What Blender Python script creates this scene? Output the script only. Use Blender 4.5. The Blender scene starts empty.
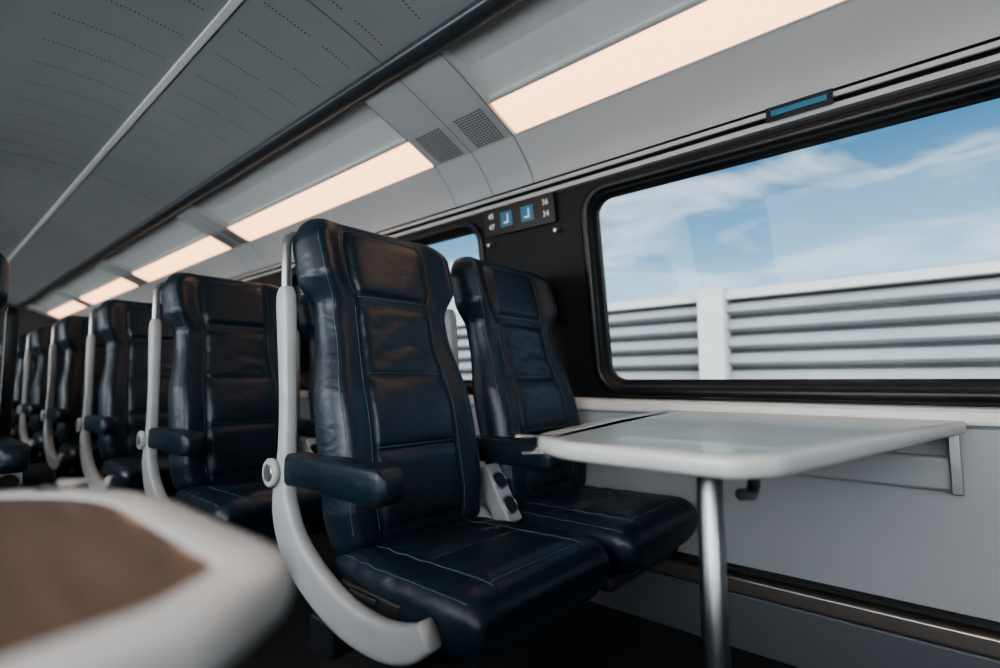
import bpy, math, random
from mathutils import Vector, Matrix
random.seed(3)
sc=bpy.context.scene
col=sc.collection
CX=0.43            # train centre line
# ------------------------------------------------------------ materials
def newmat(name):
    m=bpy.data.materials.new(name); m.use_nodes=True
    nt=m.node_tree; b=nt.nodes['Principled BSDF']
    return m,nt,b
def pmat(name,colr,rough=.5,metal=0,spec=.5,coat=0,noise=0,nscale=20,bump=0,bscale=200,emis=None,es=0,stretch=None):
    m,nt,b=newmat(name)
    b.inputs['Base Color'].default_value=(*colr,1)
    b.inputs['Roughness'].default_value=rough
    b.inputs['Metallic'].default_value=metal
    b.inputs['Specular IOR Level'].default_value=spec
    b.inputs['Coat Weight'].default_value=coat
    tc=nt.nodes.new('ShaderNodeTexCoord')
    src=tc.outputs['Object']
    if stretch:
        mp=nt.nodes.new('ShaderNodeMapping'); mp.inputs['Scale'].default_value=stretch
        nt.links.new(src,mp.inputs['Vector']); src=mp.outputs['Vector']
    if noise:
        n=nt.nodes.new('ShaderNodeTexNoise'); n.inputs['Scale'].default_value=nscale; n.inputs['Detail'].default_value=4
        nt.links.new(src,n.inputs['Vector'])
        r=nt.nodes.new('ShaderNodeValToRGB')
        r.color_ramp.elements[0].color=(*[c*(1-noise) for c in colr],1)
        r.color_ramp.elements[1].color=(*[min(1,c*(1+noise)) for c in colr],1)
        r.color_ramp.elements[0].position=.3; r.color_ramp.elements[1].position=.7
        nt.links.new(n.outputs['Fac'],r.inputs['Fac']); nt.links.new(r.outputs['Color'],b.inputs['Base Color'])
    if bump:
        n=nt.nodes.new('ShaderNodeTexNoise'); n.inputs['Scale'].default_value=bscale; n.inputs['Detail'].default_value=3
        nt.links.new(src,n.inputs['Vector'])
        bp=nt.nodes.new('ShaderNodeBump'); bp.inputs['Strength'].default_value=bump; bp.inputs['Distance'].default_value=.002
        nt.links.new(n.outputs['Fac'],bp.inputs['Height']); nt.links.new(bp.outputs['Normal'],b.inputs['Normal'])
    if emis:
        b.inputs['Emission Color'].default_value=(*emis,1); b.inputs['Emission Strength'].default_value=es
    return m
def leather():
    m,nt,b=newmat('navy_leather')
    b.inputs['Roughness'].default_value=.39
    b.inputs['Specular IOR Level'].default_value=.52
    tc=nt.nodes.new('ShaderNodeTexCoord')
    n=nt.nodes.new('ShaderNodeTexNoise'); n.inputs['Scale'].default_value=9; n.inputs['Detail'].default_value=5
    nt.links.new(tc.outputs['Object'],n.inputs['Vector'])
    r=nt.nodes.new('ShaderNodeValToRGB')
    r.color_ramp.elements[0].color=(.0048,.0135,.0245,1); r.color_ramp.elements[1].color=(.0075,.020,.035,1)
    nt.links.new(n.outputs['Fac'],r.inputs['Fac']); nt.links.new(r.outputs['Color'],b.inputs['Base Color'])
    mp=nt.nodes.new('ShaderNodeMapping'); mp.inputs['Scale'].default_value=(1,1,1.8)
    nt.links.new(tc.outputs['Object'],mp.inputs['Vector'])
    n2=nt.nodes.new('ShaderNodeTexNoise'); n2.inputs['Scale'].default_value=13; n2.inputs['Detail'].default_value=2.2; n2.inputs['Distortion'].default_value=1.0
    nt.links.new(mp.outputs['Vector'],n2.inputs['Vector'])
    b1=nt.nodes.new('ShaderNodeBump'); b1.inputs['Strength'].default_value=.42; b1.inputs['Distance'].default_value=.007
    nt.links.new(n2.outputs['Fac'],b1.inputs['Height'])
    v=nt.nodes.new('ShaderNodeTexVoronoi'); v.inputs['Scale'].default_value=420
    nt.links.new(tc.outputs['Object'],v.inputs['Vector'])
    b2=nt.nodes.new('ShaderNodeBump'); b2.inputs['Strength'].default_value=.15; b2.inputs['Distance'].default_value=.001
    nt.links.new(v.outputs['Distance'],b2.inputs['Height']); nt.links.new(b1.outputs['Normal'],b2.inputs['Normal'])
    nt.links.new(b2.outputs['Normal'],b.inputs['Normal'])
    return m
M_leather=leather()
M_thread=pmat('blue_thread',(.08,.165,.205),.6)
M_frame=pmat('seat_frame_grey',(.42,.435,.45),.4,noise=.04)
M_steel=pmat('brushed_steel',(.30,.31,.32),.28,1,bump=.15,bscale=60,stretch=(40,40,1))
M_handle=pmat('handle_metal',(.36,.37,.38),.3,.8)
M_black=pmat('black_plastic',(.012,.013,.015),.4)
M_shell=pmat('seat_pan_plastic',(.014,.016,.02),.5)
M_band=pmat('window_band_black',(.007,.008,.009),.5,spec=.25,noise=.1)
M_gasket=pmat('window_gasket',(.006,.007,.009),.35,spec=.35)
M_wall=pmat('wall_panel',(.34,.35,.37),.45,noise=.03,nscale=5,bump=.05)
M_sill=pmat('sill_panel',(.62,.61,.60),.38,noise=.02)
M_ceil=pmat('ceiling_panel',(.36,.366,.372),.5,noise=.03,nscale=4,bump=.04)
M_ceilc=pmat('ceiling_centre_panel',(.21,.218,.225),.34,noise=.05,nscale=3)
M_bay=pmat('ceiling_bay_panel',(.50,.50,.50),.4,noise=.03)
M_rail=pmat('rail_grey',(.08,.09,.10),.3,.6)
M_line=pmat('ceiling_trim_white',(.56,.555,.54),.4)
M_dark=pmat('dark_gap',(.01,.01,.012),.7)
M_floor=pmat('carpet_dark',(.012,.014,.02),.95,noise=.4,nscale=120,bump=.6,bscale=500)
M_kick=pmat('heater_panel',(.10,.105,.12),.4)
M_strip=pmat('kick_strip_metal',(.42,.38,.35),.3,.9)
M_rim=pmat('table_rim',(.52,.52,.515),.32,noise=.02,coat=.2)
M_wood=pmat('table_laminate',(.115,.074,.054),.32,coat=.1,noise=.25,nscale=6,stretch=(14,1,1))
M_lam_sheen=pmat('table_laminate_sky_sheen',(.44,.52,.51),.34,coat=.25,spec=.4,noise=.03,nscale=6)  # brown laminate with its grazing sky reflection painted in as pale teal
M_light=pmat('light_diffuser',(.9,.85,.78),.5,emis=(1,.50,.225),es=2.0)
M_sign=pmat('sign_black',(.01,.015,.02),.2)
M_teal=pmat('sign_teal',(.02,.11,.17),.4,emis=(.05,.35,.55),es=.05)
M_text=pmat('sign_text',(.7,.75,.8),.5,emis=(.8,.9,1),es=.1)
M_board=pmat('barrier_board',(.10,.106,.11),.8,noise=.14,nscale=1.5)
M_post=pmat('barrier_post',(.19,.192,.19),.8,noise=.06)
M_back=pmat('barrier_back',(.045,.05,.055),.9)
M_ground=pmat('ground_gravel',(.3,.29,.27),.95,noise=.3,nscale=3)
m,nt,b=newmat('window_glass'); M_glass=m
nt.nodes.remove(b); out=nt.nodes['Material Output']
tr=nt.nodes.new('ShaderNodeBsdfTransparent'); tr.inputs['Color'].default_value=(.92,.96,.97,1)
gl=nt.nodes.new('ShaderNodeBsdfGlossy'); gl.inputs['Roughness'].default_value=.02
fr=nt.nodes.new('ShaderNodeFresnel'); fr.inputs['IOR'].default_value=1.25
mx=nt.nodes.new('ShaderNodeMixShader')
nt.links.new(fr.outputs[0],mx.inputs[0]); nt.links.new(tr.outputs[0],mx.inputs[1]); nt.links.new(gl.outputs[0],mx.inputs[2]); nt.links.new(mx.outputs[0],out.inputs['Surface'])

# ------------------------------------------------------------ helpers
def mesh(name,verts,faces,mats,parent=None,smooth=False,fm=None):
    me=bpy.data.meshes.new(name); me.from_pydata([tuple(v) for v in verts],[],faces)
    for mm in (mats if isinstance(mats,(list,tuple)) else [mats]): me.materials.append(mm)
    if fm:
        for p,i in zip(me.polygons,fm): p.material_index=i
    if smooth:
        for p in me.polygons: p.use_smooth=True
    me.update()
    ob=bpy.data.objects.new(name,me); col.objects.link(ob)
    if parent: ob.parent=parent
    return ob
def empty(name,loc=(0,0,0)):
    e=bpy.data.objects.new(name,None); e.location=loc; e.empty_display_size=.1; col.objects.link(e); return e
def box(name,lo,hi,mat,parent=None,bev=0.0,rot=None,seg=3):
    c=[(a+b)/2 for a,b in zip(lo,hi)]; h=[abs(b-a)/2 for a,b in zip(lo,hi)]
    vs=[(sx*h[0],sy*h[1],sz*h[2]) for sx in(-1,1) for sy in(-1,1) for sz in(-1,1)]
    fs=[(0,1,3,2),(4,6,7,5),(0,4,5,1),(2,3,7,6),(0,2,6,4),(1,5,7,3)]
    ob=mesh(name,vs,fs,mat,parent); ob.location=c
    if rot: ob.rotation_euler=rot
    if bev:
        md=ob.modifiers.new('bevel','BEVEL'); md.width=bev; md.segments=seg
        for p in ob.data.polygons: p.use_smooth=True
        w=ob.modifiers.new('wn','WEIGHTED_NORMAL')
    return ob
def tube(name,pts,r,mat,parent=None,res=6,cyc=False):
    cu=bpy.data.curves.new(name,'CURVE'); cu.dimensions='3D'; cu.bevel_depth=r; cu.bevel_resolution=res; cu.use_fill_caps=True
    s=cu.splines.new('POLY'); s.points.add(len(pts)-1)
    for p,q in zip(s.points,pts): p.co=(*q,1)
    s.use_cyclic_u=cyc; cu.materials.append(mat)
    ob=bpy.data.objects.new(name,cu); col.objects.link(ob)
    if parent: ob.parent=parent
    return ob
def cyl(name,p0,p1,r,mat,parent=None,n=32):
    p0=Vector(p0);p1=Vector(p1);d=(p1-p0).normalized()
    a=d.orthogonal().normalized(); b=d.cross(a)
    vs=[];e=min(.003,r*.15)
    for (p,rr) in((p0,r-e),(p0+d*e,r),(p1-d*e,r),(p1,r-e)):
        for i in range(n):
            t=2*math.pi*i/n; vs.append(p+a*math.cos(t)*rr+b*math.sin(t)*rr)
    fs=[]
    for k in range(3):
        for i in range(n): fs.append((k*n+i,k*n+(i+1)%n,(k+1)*n+(i+1)%n,(k+1)*n+i))
    fs.append(tuple(range(n))[::-1]); fs.append(tuple(range(3*n,4*n)))
    ob=mesh(name,vs,fs,mat,parent,smooth=False)
    for i,p in enumerate(ob.data.polygons):
        if n<=i<2*n: p.use_smooth=True
    return ob
def interp(tab,x):
    if x<=tab[0][0]: return tab[0][1]
    for (a,b),(c,d) in zip(tab,tab[1:]):
        if x<=c:
            t=(x-a)/(c-a); t=t*t*(3-2*t); return b+(d-b)*t
    return tab[-1][1]
def sst(a,b,x):
    t=max(0,min(1,(x-a)/(b-a))); return t*t*(3-2*t)
def catmull(pts,n=6):
    out=[];P=[pts[0]]+list(pts)+[pts[-1]]
    for i in range(1,len(P)-2):
        for k in range(n):
            t=k/n; r=[]
            for j in range(len(pts[0])):
                a,b,c,d=P[i-1][j],P[i][j],P[i+1][j],P[i+2][j]
                r.append(.5*(2*b+(c-a)*t+(2*a-5*b+4*c-d)*t*t+(3*b-a-3*c+d)*t**3))
            out.append(tuple(r))
    out.append(tuple(pts[-1])); return out
def sweep(name,pts,mat,x=0,n=20,e=.5,parent=None,sub=6):
    """pts: (y,z,width in plane, thickness in x)"""
    P=catmull(pts,sub); vs=[]
    for i,p in enumerate(P):
        a=P[max(0,i-1)];c=P[min(len(P)-1,i+1)]
        t=Vector((c[0]-a[0],c[1]-a[1])).normalized(); nn=Vector((-t.y,t.x))
        for k in range(n):
            th=2*math.pi*k/n; cc,ss=math.cos(th),math.sin(th)
            u=math.copysign(abs(cc)**e,cc)*p[2]/2; w=math.copysign(abs(ss)**e,ss)*p[3]/2
            vs.append((x+w,p[0]+nn.x*u,p[1]+nn.y*u))
    fs=[]
    for i in range(len(P)-1):
        for k in range(n): fs.append((i*n+k,i*n+(k+1)%n,(i+1)*n+(k+1)%n,(i+1)*n+k))
    fs.append(tuple(range(n))[::-1]); fs.append(tuple((len(P)-1)*n+k for k in range(n)))
    return mesh(name,vs,fs,mat,parent,smooth=True)

# ------------------------------------------------------------ seat surfaces
Y0=1.12
REC=math.radians(14.5)
UB=.57; UH=.53
BP=[(.05,.25),(.26,.47),(.48,.70)]; HP=(.74,.955)
def back_pt(u,v,side):
    s=v*.90
    w=interp([(0,.235),(.12,.25),(.4,.248),(.62,.222),(.70,.222),(.80,.258),(.90,.262),(1,.235)],v)
    cap=1.0
    if v>.94: cap=max(0,1-((v-.94)/.06)**2.8)**(1/2.8)
    if v<.04: cap=max(0,1-((.04-v)/.04)**2.5)**(1/2.5)
    wc=w*(.80+.20*cap)
    edge=max(0,1-abs(u)**5)**(1/2.2)
    if side>0:
        T=interp([(0,.06),(.15,.075),(.35,.085),(.6,.06),(.75,.065),(.9,.06),(1,.05)],v)
        B=interp([(0,.02),(.2,.035),(.5,.032),(.68,.018),(.80,.062),(.92,.055),(1,.02)],v)
        n=T*edge+B*sst(.55,.93,abs(u))*max(0,1-abs(u)**9)**.5
        pu=0
        if abs(u)<UB:
            pu=(1-(abs(u)/UB)**9)
            for a,b in BP:
                if a<v<b:
                    n+=.013*pu*max(0,(1-abs(2*(v-a)/(b-a)-1)**9))
        if abs(u)<UH and HP[0]<v<HP[1]:
            n+=.014*(1-(abs(u)/UH)**12)*max(0,1-abs(2*(v-HP[0])/(HP[1]-HP[0])-1)**12)
        UU=UB if v<.715 else UH
        n-=.008*math.exp(-((abs(u)-UU)/.018)**2)*(1 if v<.965 else 0)
        # creases in the middle pads
        cr=math.sin(v*88+3*math.sin(u*4+v*7))*(.6+.4*math.sin(u*9+v*23))
        cr2=math.sin(v*120-2.5*math.sin(u*6)+u*9)*(.5+.5*math.sin(u*13+v*31))
        n+=(.0030*cr+.0014*cr2)*math.exp(-((v-.54)/.15)**2)*pu*(1 if v<.71 else 0)
        n*=cap**.8
    else:
        T=interp([(0,.04),(.5,.045),(.8,.04),(1,.03)],v)
        n=-T*edge*cap
    x=wc*u
    y=Y0+s*math.sin(REC)-n*math.cos(REC)
    z=.43+s*math.cos(REC)+n*math.sin(REC)
    return (x,y-Y0,z)
CPAN=[(.03,.50),(.52,.88)]
def cush_pt(u,v,side):
    L=.50; s=v*L
    w=interp([(0,.235),(.5,.25),(.9,.258),(1,.25)],v)
    cap=1.0
    if v>.84: cap=max(0,1-((v-.84)/.16)**2.4)**(1/2.4)
    if v<.05: cap=max(0,1-((.05-v)/.05)**2.5)**(1/2.5)
    edge=max(0,1-abs(u)**6)**(1/2.5)
    if side>0:
        n=.06*edge
        n+=.018*sst(.5,.9,abs(u))*max(0,1-abs(u)**9)**.5*(1-.5*v)
        if abs(u)<.60:
            pu=1-(abs(u)/.60)**7
            for a,b in CPAN:
                if a<v<b: n+=.010*pu*max(0,1-abs(2*(v-a)/(b-a)-1)**7)
        n-=.005*math.exp(-((abs(u)-.60)/.02)**2)
        n+=.0016*math.sin(v*40+4*math.sin(u*4))*math.exp(-((v-.3)/.3)**2)
        n*=cap
    else:
        n=-.085*edge*cap**.7
    x=w*u*(.86+.14*cap)
    y=Y0+.03-s
    z=.388+n+.018*v
    return (x,y-Y0,z)
def shell(name,fn,nu,nv,vs_fn,mats):
    vs=[];fs=[]
    ring=2*nu
    us=[math.sin(math.pi/2*(-1+2*i/nu)) for i in range(nu+1)]
    for j in range(nv+1):
        v=vs_fn(j/nv)
        for i in range(nu): vs.append(fn(us[i],v,1))
        for i in range(nu,0,-1): vs.append(fn(us[i],v,-1))
    for j in range(nv):
        for k in range(ring):
            fs.append((j*ring+k,j*ring+(k+1)%ring,(j+1)*ring+(k+1)%ring,(j+1)*ring+k))
    fs.append(tuple(range(ring))[::-1]); fs.append(tuple(nv*ring+k for k in range(ring)))
    return mesh(name,vs,fs,mats,None,smooth=True)
def vsf(t): # denser near ends
    return .5*(t)+.5*(.5-.5*math.cos(math.pi*t))
proto={}
def grab(ob):
    d=ob.data; bpy.data.objects.remove(ob); return d
proto['backrest']=grab(shell('backrest',back_pt,84,200,vsf,M_leather))
proto['cushion']=grab(shell('cushion',cush_pt,64,90,vsf,M_leather))
# stitching
def stitch(fn,lines,name,off):
    cu=bpy.data.curves.new(name,'CURVE'); cu.dimensions='3D'; cu.bevel_depth=.0009; cu.bevel_resolution=1
    cu.materials.append(M_thread)
    for ln in lines:
        s=cu.splines.new('POLY'); s.points.add(len(ln)-1)
        for p,(u,v) in zip(s.points,ln):
            q=fn(u,v,1); p.co=(q[0],q[1]+off[1],q[2]+off[2],1)
    return cu
def seg(u0,v0,u1,v1,n=60): return [(u0+(u1-u0)*i/n,v0+(v1-v0)*i/n) for i in range(n+1)]
bl=[]
for sgn in(-1,1):
    bl.append(seg(sgn*(UB+.035),.05,sgn*(UB+.035),.70)); bl.append(seg(sgn*.90,.05,sgn*.90,.92))
for v in(.255,.475): bl.append(seg(-UB+.03,v+.010,UB-.03,v+.010))
hu=UH+.035
rr=[]
for (cu_,cv,a0) in((hu-.07,.962-.02,0),(-hu+.07,.962-.02,90),(-hu+.07,.732+.02,180),(hu-.07,.732+.02,270)):
    for k in range(7):
        a=math.radians(a0+15*k); rr.append((cu_+.07*math.cos(a),cv+.02*math.sin(a)))
full=[]
for a,b in zip(rr,rr[1:]+rr[:1]): full+=seg(*a,*b,8)
bl.append(full)
proto['backrest_stitching']=stitch(back_pt,bl,'backrest_stitching',(0,-.0010,.0002))
cl=[seg(sg*.64,.03,sg*.64,.93) for sg in(-1,1)]+[seg(-.57,.515,.57,.515),seg(-.64,.90,.64,.90)]+[seg(sg*.93,.03,sg*.93,.93) for sg in(-1,1)]
proto['cushion_stitching']=stitch(cush_pt,cl,'cushion_stitching',(0,0,.0007))
X=-.275
def yy(L): return [(a-Y0,*r) for a,*r in L]
proto['side_frame']=grab(sweep('side_frame',yy([(1.327,1.10,.035,.026),(1.325,1.07,.058,.036),(1.315,.98,.054,.036),(1.295,.80,.044,.034),(1.29,.67,.048,.036),
  (1.295,.59,.066,.038),(1.285,.52,.092,.038),(1.235,.450,.098,.038),(1.14,.392,.092,.038),(1.01,.350,.084,.038),(.88,.342,.076,.038),(.79,.362,.066,.038),(.735,.395,.052,.036)]),M_frame,x=X,e=.45))
AX=X+.016
proto['armrest']=grab(sweep('armrest',yy([(1.350,.622,.02,.02),(1.340,.624,.060,.048),(1.30,.627,.080,.062),(1.15,.632,.078,.074),(1.0,.632,.080,.080),(.92,.632,.082,.080),(.885,.633,.074,.072),(.870,.634,.035,.04)]),M_leather,x=AX,e=.34))
h=[(X,1.327-Y0,1.08),(X,1.332-Y0,1.17),(X,1.336-Y0,1.215),(X+.006,1.338-Y0,1.235),(X+.02,1.339-Y0,1.247),(X+.04,1.34-Y0,1.25),(X+.09,1.335-Y0,1.25)]
proto['grab_handle']=tube('grab_handle',h,.0125,M_handle).data
bpy.data.objects.remove(bpy.data.objects['grab_handle'])
def put(key,parent,data=None):
    ob=bpy.data.objects.new(key,data or proto[key]); col.objects.link(ob); ob.parent=parent; return ob
def seat(cx,y,mirror=False,aisle=True,detail=True):
    e=empty('train_seat',(cx,y,0))
    if mirror: e.scale=(-1,1,1)
    for k in('backrest','cushion','backrest_stitching','cushion_stitching','side_frame','armrest'):
        ob=put(k,e)
        if mirror and k=='side_frame':
            ob.material_slots[0].link='OBJECT'; ob.material_slots[0].material=M_shell
    if aisle: put('grab_handle',e)
    box('seat_pan',(-.235,-.40,.275),(.235,.03,.325),M_shell,e,.02)
    cyl('armrest_pivot',(X-.034,1.318-Y0,.618),(X-.018,1.318-Y0,.618),.036,M_frame,e)
    cyl('armrest_pivot_cap',(X-.037,1.318-Y0,.618),(X-.033,1.318-Y0,.618),.022,M_handle,e)
    box('recline_control',(X+.02,-.27,.360),(X+.05,-.05,.407),M_black,e,.01)
    if aisle:
        box('recline_lever',(X+.012,-.20,.387),(X+.03,-.10,.401),M_black,e,.005)
        box('support_beam',(-.24,.0,.20),(.90 ,.10,.285),M_shell,e,.01)
    else:
        # socket console between the two seats
        th=math.radians(58)
        cb=box('socket_console',(X-.034,-.125,.465),(X+.032,.065,.525),M_frame,e,.008,rot=(th,0,0))
        mw=Matrix.Translation(cb.location)@Matrix.Rotation(th,4,'X')
        for dy in(-.045,.035,):
            c=mw@Vector((-.0,dy,.030)); n=mw.to_3x3()@Vector((0,0,1))
            cyl('socket_ring',c,c+n*.003,.029,M_handle,e,24); cyl('socket_face',c+n*.002,c+n*.004,.024,M_black,e,24)
    return e
PITCH=1.10
for k in range(8):
    y=1.12+PITCH*k
    seat(.93,y,aisle=True); seat(1.52,y,aisle=False)
for k in range(1,8):
    y=1.12+PITCH*k
    seat(2*.442-.93,y,mirror=True,aisle=False); seat(2*.442-1.52,y,mirror=True,aisle=False)

# ------------------------------------------------------------ tables
def rounded(poly,rads,n=8):
    out=[]
    N=len(poly)
    for i in range(N):
        p=Vector(poly[i]);a=Vector(poly[i-1]);c=Vector(poly[(i+1)%N]);r=rads[i]
        d1=(a-p).normalized();d2=(c-p).normalized()
        p1=p+d1*r;p2=p+d2*r
        for k in range(n+1):
            t=k/n; out.append((1-t)**2*p1+2*t*(1-t)*p+t*t*p2)
    return out
def inset(pl,d):
    N=len(pl);out=[]
    for i in range(N):
        a=pl[i-1];c=pl[(i+1)%N];t=(c-a)
        t=t.normalized(); nn=Vector((-t.y,t.x)); out.append(pl[i]+nn*d)
    return out
def table(mirror):
    poly=[(1.855,-.03),(1.855,.80),(1.30,.735),(.84,.635),(.755,.56),(.755,.235),(.82,.185)][::-1]
    rads=[.02,.03,.1,.05,.05,.035,.035]
    pl=rounded([Vector(p) for p in poly],rads)
    # orientation
    area=sum(pl[i-1].x*pl[i].y-pl[i].x*pl[i-1].y for i in range(len(pl)))
    if area<0: pl=pl[::-1]
    zt=.745
    MC=.462 if mirror else 0; DY=.07 if mirror else 0
    fxm=(lambda x:2*MC-x) if mirror else (lambda x:x)
    e=empty('train_table',(fxm(1.3),.35+DY,.0))
    def V(p,z): return (fxm(p.x)-e.location.x,p.y-.35,z)
    prof=[(.030,zt-.034),(.010,zt-.033),(.003,zt-.028),(0,zt-.020),(0,zt-.008),(.003,zt-.002),(.008,zt),(.036,zt),(.040,zt-.001),(.043,zt-.0022)]
    vs=[];N=len(pl)
    for d,z in prof: vs+=[V(p,z) for p in inset(pl,d)]
    fs=[]
    for j in range(len(prof)-1):
        for i in range(N): fs.append((j*N+i,j*N+(i+1)%N,(j+1)*N+(i+1)%N,(j+1)*N+i))
    fs.append(tuple(range(N))[::-1])
    ob=mesh('rim',vs,fs,M_rim,e,smooth=True)
    il=inset(pl,.0425)
    mesh('laminate_top',[V(p,zt-.0021) for p in il],[tuple(range(N))],M_wood if mirror else M_lam_sheen,e)
    lx=fxm(.862)-e.location.x
    ly=.302-.35
    cyl('leg',(lx,ly,0),(lx,ly,zt-.035),.020,M_steel,e,48)
    cyl('leg_collar',(lx,ly,zt-.045),(lx,ly,zt-.034),.036,M_handle,e,32)
    cyl('foot_plate',(lx,ly,0),(lx,ly,.012),.07,M_steel,e,32)
    sg=-1 if mirror else 1
    tube('latch_hook',[(lx+sg*.02,-.078,zt-.04),(lx+sg*.075,-.085,zt-.042),(lx+sg*.105,-.085,zt-.055),(lx+sg*.108,-.085,zt-.072),(lx+sg*.09,-.085,zt-.086),(lx+sg*.05,-.080,zt-.080)],.010,M_black,e)
    wx=sg*(1.835-1.3)
    box('wall_bracket',(wx-.03*1,-.36,.555),(wx+.01,-.335,zt-.03),M_handle,e,.003)
    box('wall_bracket_far',(wx-.03*1,.40,.555),(wx+.01,.425,zt-.03),M_handle,e,.003)
    box('wall_rail',(wx-.015,-.34,.56),(wx+.025,.75,.65),M_wall,e,.01)
    return e
table(False); table(True)

# ------------------------------------------------------------ carriage shell
A0,A1=-3.0,11.2
def side_x(x,right): return x if right else 2*CX-x
def strip(pts,a0,a1,vs,fs,right=True):
    b=len(vs)
    for (x,z) in pts:
        X_=side_x(x,right); vs.append((X_,a0,z)); vs.append((X_,a1,z))
    for i in range(len(pts)-1):
        f=(b+2*i,b+2*i+1,b+2*i+3,b+2*i+2)
        fs.append(f if right else f[::-1])
# lower walls
for right,nm in((True,'right'),(False,'left')):
    vs=[];fs=[]
    strip([(1.87,0),(1.87,.722),(1.862,.729),(1.848,.734),(1.846,.742),(1.848,.766),(1.860,.776),(1.888,.781)],A0,A1,vs,fs,right)
    ob=mesh('wall_'+nm,vs,fs,[M_wall,M_sill],fm=[0,0,0,1,1,1,1])
    X0=lambda x:side_x(x,right)
    def b2(name,x0,x1,z0,z1,mat,bev=.004,a0=A0+.01,a1=A1-.01):
        return box(name,(min(X0(x0),X0(x1)),a0,z0),(max(X0(x0),X0(x1)),a1,z1),mat,None,bev)
    b2('baseboard_'+nm,1.80,1.868,.0,.17,M_kick,.006)
    b2('trim_1' if right else 'trim_11',1.792,1.868,.175,.222,M_strip,.006)
    b2('trim_2' if right else 'trim_12',1.83,1.868,.228,.240,M_dark,.001)
BW=(1.888,.780); TW=(1.765,1.655)
tl=math.hypot(BW[0]-TW[0],TW[1]-BW[1]); tx=(TW[0]-BW[0])/tl; tz=(TW[1]-BW[1])/tl
def wp(a,s,n,right):  # n positive = into cabin
    x=BW[0]+tx*s-tz*n; z=BW[1]+tz*s+tx*n
    return (side_x(x,right),a,z)
MOD=2.44
G0,G1,GR=.050,.826,.085
def rrect(a0,a1,s0,s1,off,r,n=14):
    a0-=off;a1+=off;s0-=off;s1+=off;r=max(.005,r+off)
    out=[]
    for (cx,cy,st) in((a1-r,s1-r,0),(a0+r,s1-r,90),(a0+r,s0+r,180),(a1-r,s0+r,270)):
        for k in range(n+1):
            t=math.radians(st+90*k/n); out.append((cx+r*math.cos(t),cy+r*math.sin(t)))
    return out
wn=0
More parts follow.
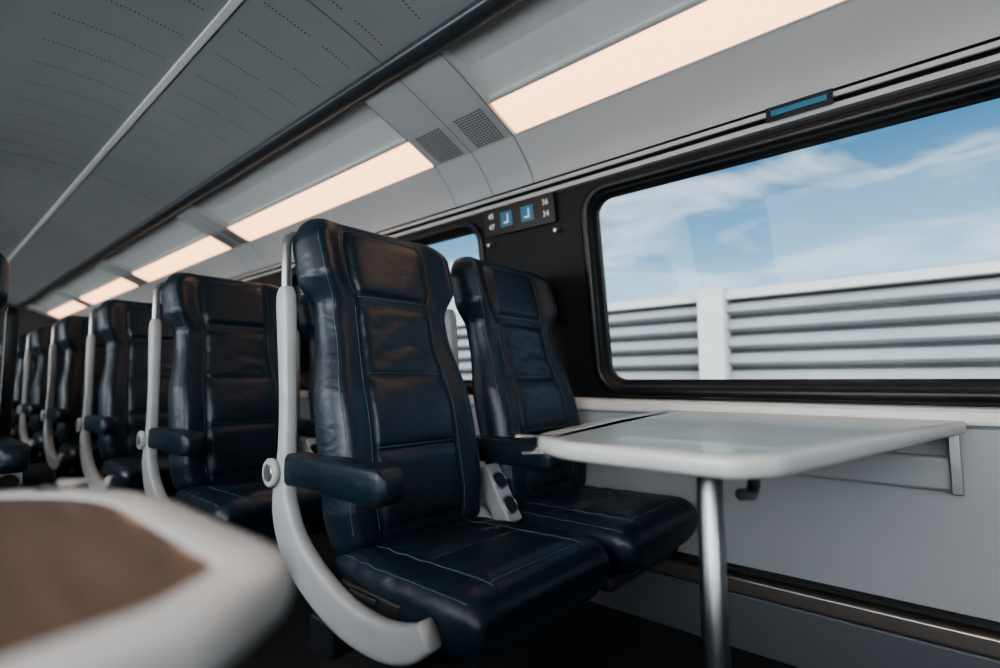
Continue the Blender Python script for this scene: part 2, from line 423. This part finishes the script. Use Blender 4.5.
for right in(True,False):
    for j in range(-1,5):
        w0=-.75+MOD*j; w1=1.07+MOD*j
        m0=w0-.31; m1=w1+.31
        n=14
        hole=rrect(w0,w1,G0,G1,.04,GR,n)
        outer=[]
        H=tl
        cor=[(m1,H),(m0,H),(m0,0),(m1,0)]
        for c in range(4):
            for k in range(n+1):
                p=hole[c*(n+1)+k]
                if k==0: q=(cor[c][0],p[1]) if c in(0,2) else (p[0],cor[c][1])
                elif k==n: q=(p[0],cor[c][1]) if c in(0,2) else (cor[c][0],p[1])
                else: q=cor[c]
                outer.append(q)
        N=len(hole)
        vs=[wp(*p,0,right) for p in outer]+[wp(*p,0,right) for p in hole]
        fs=[(i,(i+1)%N,N+(i+1)%N,N+i) for i in range(N)]
        wn+=1
        e=empty('window_%d'%wn,wp((w0+w1)/2,.43,0,right)); o=Vector(e.location)
        mesh('pillar_panel',[Vector(v)-o for v in vs],fs,M_band,e)
        loops=[(.04,-.001),(.038,.010),(.032,.015),(.012,.015),(.004,.009),(0,-.005),(-.004,-.045),(-.02,-.05)]
        vs=[]
        for off,nn in loops: vs+=[Vector(wp(*p,nn,right))-o for p in rrect(w0,w1,G0,G1,off,GR,n)]
        fs=[]
        for l in range(len(loops)-1):
            for i in range(N): fs.append((l*N+i,l*N+(i+1)%N,(l+1)*N+(i+1)%N,(l+1)*N+i))
        mesh('gasket',vs,fs,M_gasket,e,smooth=True)
        g=[Vector(wp(*p,-.046,right))-o for p in rrect(w0,w1,G0,G1,-.006,GR,n)]
        mesh('glass',g,[tuple(range(N))],M_glass,e)
    # header over windows (blind housing)
    nm='right' if right else 'left'
    def hb(name,pts,mat):
        vs=[];fs=[];strip(pts,A0,A1,vs,fs,right); return mesh(name,vs,fs,mat)
    hb('blind_housing',[(1.767,1.650),(1.745,1.650),(1.742,1.666),(1.748,1.668)],M_ceil)
    hb('blind_slot',[(1.748,1.668),(1.765,1.672),(1.765,1.680),(1.745,1.683)],M_dark)
    hb('blind_housing',[(1.746,1.683),(1.738,1.684),(1.736,1.698),(1.743,1.700)],M_ceil)
    hb('blind_slot',[(1.743,1.700),(1.757,1.702),(1.757,1.708),(1.741,1.710)],M_dark)
    # ceiling ribs and bays
    lights=[(-1.05,1.31),(1.80,3.83),(4.14,6.2),(6.55,8.6),(8.95,10.9)]
    pan=[(1.741,1.710),(1.71,1.76),(1.66,1.815),(1.60,1.868)]
    P1=(1.60,1.868);P2=(1.43,1.938);P3=(1.18,2.028)
    vs=[];fs=[]
    strip(catmull(pan,4),A0,A1,vs,fs,right)
    gaps=[];pa=A0
    for a,b in lights: gaps.append((pa,a)); pa=b
    gaps.append((pa,A1))
    rib=[P1,(1.52,1.906),P2,(1.30,1.988),P3]
    for a,b in gaps: strip(rib,a,b,vs,fs,right)
    mesh('ceiling_rib_panels',vs,fs,M_ceil,smooth=True)
    vs=[];fs=[]
    def off(p,d): return (p[0]+d*.37,p[1]+d*.93)
    bay=[P1,off(P1,.012),off(P2,.012),off(P2,.04),off((1.30,1.988),.045),off(P3,.03),P3]
    for a,b in lights:
        strip(bay,a,b,vs,fs,right)
        for aa in(a,b):
            k=len(vs)
            base=[P1,P2,(1.30,1.988),P3]; top=[off(P1,.012),off(P2,.04),off((1.30,1.988),.045),off(P3,.03)]
            for p in base+top: vs.append((side_x(p[0],right),aa,p[1]))
            for i in range(3): fs.append((k+i,k+i+1,k+5+i,k+4+i))
        # light
        lo=off(P1,.004);lh=off(P2,.004)
        c=((lo[0]+lh[0])/2,(lo[1]+lh[1])/2)
        e=empty('ceiling_light',(side_x(c[0],right),(a+b)/2,c[1]))
        hw=(b-a)/2-.012
        def LP(t,d,aa):
            x=lo[0]+(lh[0]-lo[0])*t+d*.37; z=lo[1]+(lh[1]-lo[1])*t+d*.93
            return (side_x(x,right)-e.location.x,aa,z-e.location.z)
        v=[LP(t,d,q) for q in(-hw,hw) for (t,d) in((.04,.008),(.04,0),(.25,-.004),(.75,-.004),(.96,0),(.96,.008))]
        f=[(i,i+1,i+7,i+6) for i in range(5)]+[(5,0,6,11),(0,1,2,3,4,5)[::-1],(6,7,8,9,10,11)]
        mesh('diffuser',v,f,M_light,e)
        for t0,t1 in((-.02,.035),(.965,1.03)):
            v=[LP(t,d,q) for q in(-hw-.01,hw+.01) for (t,d) in((t0,.008),(t0,-.005),(t1,-.005),(t1,.008))]
            mesh('light_edge',v,[(0,1,5,4),(1,2,6,5),(2,3,7,6),(0,3,2,1),(4,5,6,7)],M_ceil,e)
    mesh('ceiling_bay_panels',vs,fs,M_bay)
    # grilles & seams on ribs
    def RP(t,a,d):
        x=P1[0]+(P2[0]-P1[0])*t-d*.38; z=P1[1]+(P2[1]-P1[1])*t-d*.92; return (side_x(x,right),a,z)
    for a,b in gaps[1:-1]:
        mid=(a+b)/2; hwid=(b-a)/2
        g=empty('air_grille',RP(.5,mid,0)); o=Vector(g.location)
        for s in(-1,1):
            c=mid+s*hwid*.5; r_=hwid*.36
            q=[Vector(RP(t,y_,.002))-o for t,y_ in((.05,c-r_),(.05,c+r_),(1.0,c+r_),(1.0,c-r_))]
            mesh('grille_plate',q,[(0,1,2,3)],M_ceil,g)
            vs2=[];fs2=[]
            for i in range(14):
                for jj in range(10):
                    t=.08+.88*i/13.5; y_=c-r_+.008+(2*r_-.016)*jj/10; y2=y_+(2*r_-.016)/10*.70
                    k=len(vs2)
                    vs2+=[Vector(RP(t,y_,.003))-o,Vector(RP(t,y2,.003))-o,Vector(RP(t+.036,y2,.003))-o,Vector(RP(t+.036,y_,.003))-o]; fs2.append((k,k+1,k+2,k+3))
            mesh('grille_slots',vs2,fs2,M_dark,g)
        for aa in(a+.004,mid,b-.004):
            vs2=[];fs2=[]
            pts=[(x-.003,z-.003) for x,z in catmull(pan,4)]+[(1.428,1.935),(1.298,1.985),(1.18,2.024)]
            strip(pts,aa-.0015,aa+.0015,vs2,fs2,right); mesh('panel_joint',vs2,fs2,M_dark)
    # handrail profile between bays and centre ceiling
    rp=[]
    for k in range(13):
        t=math.radians(-20+k*220/12); rp.append((1.135+.042*math.cos(t),2.030-.026*math.sin(t)))
    vs=[];fs=[];strip(rp,A0,A1,vs,fs,right)
    mesh('trim_rail',vs,fs,M_rail,smooth=True)
# centre ceiling
cp=[(1.19,2.034),(1.10,2.045),(.98,2.082),(.82,2.118),(.66,2.144),(.43,2.158)]
cp2=cp+[(2*CX-x,z) for x,z in cp[-2::-1]]
cc=catmull(cp2,5)
vs=[];fs=[];strip(cc,A0,A1,vs,fs,True)
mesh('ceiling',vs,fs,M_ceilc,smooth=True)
def cz(x):
    for (a,b),(c,d) in zip(cc,cc[1:]):
        if c<=x<=a: return b+(d-b)*(x-a)/(c-a)
    return 2.1
xs=CX+.225
box('trim_3',(xs-.014,A0+.02,cz(xs)-.008),(xs+.014,A1-.02,cz(xs)+.004),M_line,None,.002)
# perforations in ceiling
vs=[];fs=[]
def dot(x,y):
    k=len(vs); z=cz(x)-.0012
    for i in range(6):
        t=i*math.pi/3; vs.append((x+.0038*math.cos(t),y+.0038*math.sin(t),z-.0004))
    fs.append(tuple(range(k,k+6)))
for i in range(46):
    y=-.2+.21*i
    for s in(1,-1):
        for seg_ in((.29,.47),(.51,.64)):
            nn=int((seg_[1]-seg_[0])/.0135)
            for k in range(nn): dot(CX+s*(seg_[0]+k*.0135),y)
    for k in range(26): dot(CX-.17+k*.0135,y)
mesh('ceiling_perforations',vs,fs,M_dark)
vs=[];fs=[]
for y in(-.9,1.55,3.98,6.37,8.77):
    strip([(x,z-.001) for x,z in cc],y-.002,y+.002,vs,fs,True)
mesh('ceiling_joints',vs,fs,M_dark)
# floor and ends
box('floor',(2*CX-1.95,A0-.05,-.06),(1.95,A1+.05,0),M_floor)
M_end=pmat('end_wall_dark',(.05,.055,.06),.5)
box('wall_far',(2*CX-1.95,A1,0),(1.95,A1+.05,2.2),M_end)
box('wall_near',(2*CX-1.95,A0-.05,0),(1.95,A0,2.2),M_ceil)
d=empty('door_1',(CX,A1-.02,1.0))
box('door_leaf',(-.38,-.02,-.99),(.38,.015,.95),M_band,d,.01)
box('door_pane',(-.22,-.028,-.3),(.22,-.018,.75),M_glass,d,.003)

# ------------------------------------------------------------ signs
DS=.019
s=empty('seat_number_sign',wp(1.42,.80+DS,.02,True)); o=Vector(s.location)
def wbox(name,a0,a1,s0,s1,n0,n1,mat,parent,o):
    vs=[Vector(wp(a,ss+DS,n,True))-o for a in(a0,a1) for ss in(s0,s1) for n in(n0,n1)]
    return mesh(name,vs,[(0,1,3,2),(4,6,7,5),(0,4,5,1),(2,3,7,6),(0,2,6,4),(1,5,7,3)],mat,parent)
wbox('sign_box',1.22,1.62,.735,.858,.0,.022,M_sign,s,o)
def wtext(txt,a,ss,size,parent,o,mat=M_text,n=.0235):
    cu=bpy.data.curves.new('digits','FONT'); cu.body=txt; cu.size=size; cu.align_x='CENTER'; cu.align_y='CENTER'; cu.extrude=.0003; cu.materials.append(mat)
    ob=bpy.data.objects.new('digits',cu); col.objects.link(ob); ob.parent=parent
    ob.location=Vector(wp(a,ss+DS,n,True))-o
    ob.rotation_euler=(math.radians(98),0,math.radians(-90))
for a,t1,t2 in((1.53,'45','47'),(1.31,'36','34')):
    wtext(t1,a+(.045 if a>1.4 else -.045),.825,.034,s,o); wtext(t2,a+(.045 if a>1.4 else -.045),.775,.034,s,o)
for a in(1.485,1.365):
    wbox('pictogram',a-.034,a+.034,.765,.832,.022,.0235,M_teal,s,o)
    wbox('pictogram_seat',a-.012,a-.006,.78,.82,.0235,.0242,M_text,s,o)
    wbox('pictogram_base',a-.012,a+.016,.78,.787,.0235,.0242,M_text,s,o)
for i,a in enumerate((1.60,1.22)):
    p=Vector(wp(a,.715,.0,True)); q=Vector(wp(a,.715,.035,True))
    cyl('coat_hook',p,q,.009,M_handle,None,20)
s=empty('window_sign',(1.74,.30,1.68)); o=Vector(s.location)
vs=[Vector(p)-o for p in((1.738,.21,1.662),(1.738,.39,1.662),(1.732,.39,1.706),(1.732,.21,1.706))]
vs+=[v+Vector((-.006,0,-.001)) for v in vs]
mesh('sign_plate',vs,[(0,1,2,3),(7,6,5,4),(0,4,5,1),(2,6,7,3),(0,3,7,4),(1,5,6,2)],M_sign,s)
box('sign_strip',(-.0160,-.075,-.006),(-.0125,.075,.012),M_teal,s)

# ------------------------------------------------------------ exterior
nb=empty('noise_barrier',(5.2,2,0))
TOP=1.70
vs=[];fs=[]
z=TOP
def obox(lo,hi,mat,name): return box(name,tuple(a-b for a,b in zip(lo,(5.2,2,0))),tuple(a-b for a,b in zip(hi,(5.2,2,0))),mat,nb,0)
obox((5.30,-14,-2),(5.36,34,TOP-.03),M_back,'backing')
z=TOP-.08
while z>-1.6:
    hgt=.165
    k=len(vs)
    for y in(-16,32):
        vs+=[(.10,y,z),(.03,y,z-.015),(-.02,y,z-hgt*.30),(-.02,y,z-hgt*.62),(.04,y,z-hgt*.74),(.10,y,z-hgt*.80)]
    for q in range(5): fs.append((k+q,k+q+1,k+q+7,k+q+6))
    z-=hgt
mesh('boards',vs,fs,M_board,nb)
obox((5.16,-14,TOP-.06),(5.38,34,TOP+.02),M_post,'coping')
for q in range(-4,9):
    y=1.72+q*3.9
    obox((5.08,y-.12,-2),(5.34,y+.12,TOP+.05),M_post,'post')
box('exterior_ground',(2.6,-60,-2.1),(60,80,-1.9),M_ground)

# ------------------------------------------------------------ world / sun
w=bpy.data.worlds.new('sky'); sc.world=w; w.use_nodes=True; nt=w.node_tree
bg=nt.nodes['Background']
tc=nt.nodes.new('ShaderNodeTexCoord')
sp=nt.nodes.new('ShaderNodeSeparateXYZ'); nt.links.new(tc.outputs['Generated'],sp.inputs[0])
r=nt.nodes.new('ShaderNodeValToRGB'); cr=r.color_ramp
cr.elements[0].position=0; cr.elements[0].color=(.54,.69,.80,1)
cr.elements[1].position=.9; cr.elements[1].color=(.03,.09,.20,1)
for p,c in((.12,(.40,.57,.71,1)),(.22,(.17,.33,.49,1)),(.38,(.058,.165,.30,1))):
    e=cr.elements.new(p); e.color=c
nt.links.new(sp.outputs['Z'],r.inputs['Fac'])
mp=nt.nodes.new('ShaderNodeMapping'); mp.inputs['Scale'].default_value=(1.2,1.2,5.5); mp.inputs['Location'].default_value=(.35,.1,.2); mp.inputs['Rotation'].default_value=(.25,0,0)
nt.links.new(tc.outputs['Generated'],mp.inputs['Vector'])
n=nt.nodes.new('ShaderNodeTexNoise'); n.inputs['Scale'].default_value=2.8; n.inputs['Detail'].default_value=10; n.inputs['Roughness'].default_value=.58; n.inputs['Distortion'].default_value=.8
nt.links.new(mp.outputs['Vector'],n.inputs['Vector'])
r2=nt.nodes.new('ShaderNodeValToRGB'); r2.color_ramp.elements[0].position=.46; r2.color_ramp.elements[1].position=.76
nt.links.new(n.outputs['Fac'],r2.inputs['Fac'])
ml=nt.nodes.new('ShaderNodeMath'); ml.operation='MULTIPLY'; ml.inputs[1].default_value=.85; nt.links.new(r2.outputs['Color'],ml.inputs[0])
mxc=nt.nodes.new('ShaderNodeMix'); mxc.data_type='RGBA'; mxc.inputs['B'].default_value=(.68,.74,.79,1)
nt.links.new(ml.outputs[0],mxc.inputs['Factor']); nt.links.new(r.outputs['Color'],mxc.inputs['A'])
# added fill: unseen sky towards -X / -Y hazed and boosted to light the cabin
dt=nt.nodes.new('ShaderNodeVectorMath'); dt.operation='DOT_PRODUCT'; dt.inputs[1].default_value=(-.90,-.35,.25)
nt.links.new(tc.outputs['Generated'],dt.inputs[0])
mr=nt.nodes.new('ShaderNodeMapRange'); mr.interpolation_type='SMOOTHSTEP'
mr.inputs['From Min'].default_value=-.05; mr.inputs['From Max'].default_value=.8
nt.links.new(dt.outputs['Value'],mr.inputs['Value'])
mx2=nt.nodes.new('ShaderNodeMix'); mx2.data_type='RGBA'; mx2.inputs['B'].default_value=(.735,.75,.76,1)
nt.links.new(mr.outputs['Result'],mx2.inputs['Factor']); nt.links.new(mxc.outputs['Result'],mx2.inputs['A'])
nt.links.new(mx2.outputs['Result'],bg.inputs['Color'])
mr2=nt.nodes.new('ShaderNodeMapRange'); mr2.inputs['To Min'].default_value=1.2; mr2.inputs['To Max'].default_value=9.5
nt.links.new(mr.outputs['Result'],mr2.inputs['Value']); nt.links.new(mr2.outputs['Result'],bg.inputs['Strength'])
sl=bpy.data.lights.new('sun','SUN'); sl.energy=1.2; sl.angle=.02; sl.color=(1,.95,.88)
so=bpy.data.objects.new('sun',sl); col.objects.link(so)
dirv=Vector((.5,.15,-.9)).normalized(); so.rotation_euler=dirv.to_track_quat('-Z','Y').to_euler()

# ------------------------------------------------------------ camera
cd=bpy.data.cameras.new('camera'); cam=bpy.data.objects.new('camera',cd); col.objects.link(cam)
cam.location=(0,0,.85); cam.rotation_euler=(math.radians(90+5.2),0,math.radians(-49.0))
cd.lens=18.58; cd.sensor_width=36; cd.clip_start=.02
cd.dof.use_dof=True; cd.dof.focus_distance=1.40; cd.dof.aperture_fstop=1.4
sc.camera=cam
sc.view_settings.view_transform='AgX'
sc.view_settings.look='AgX - Medium High Contrast'
sc.view_settings.exposure=.62
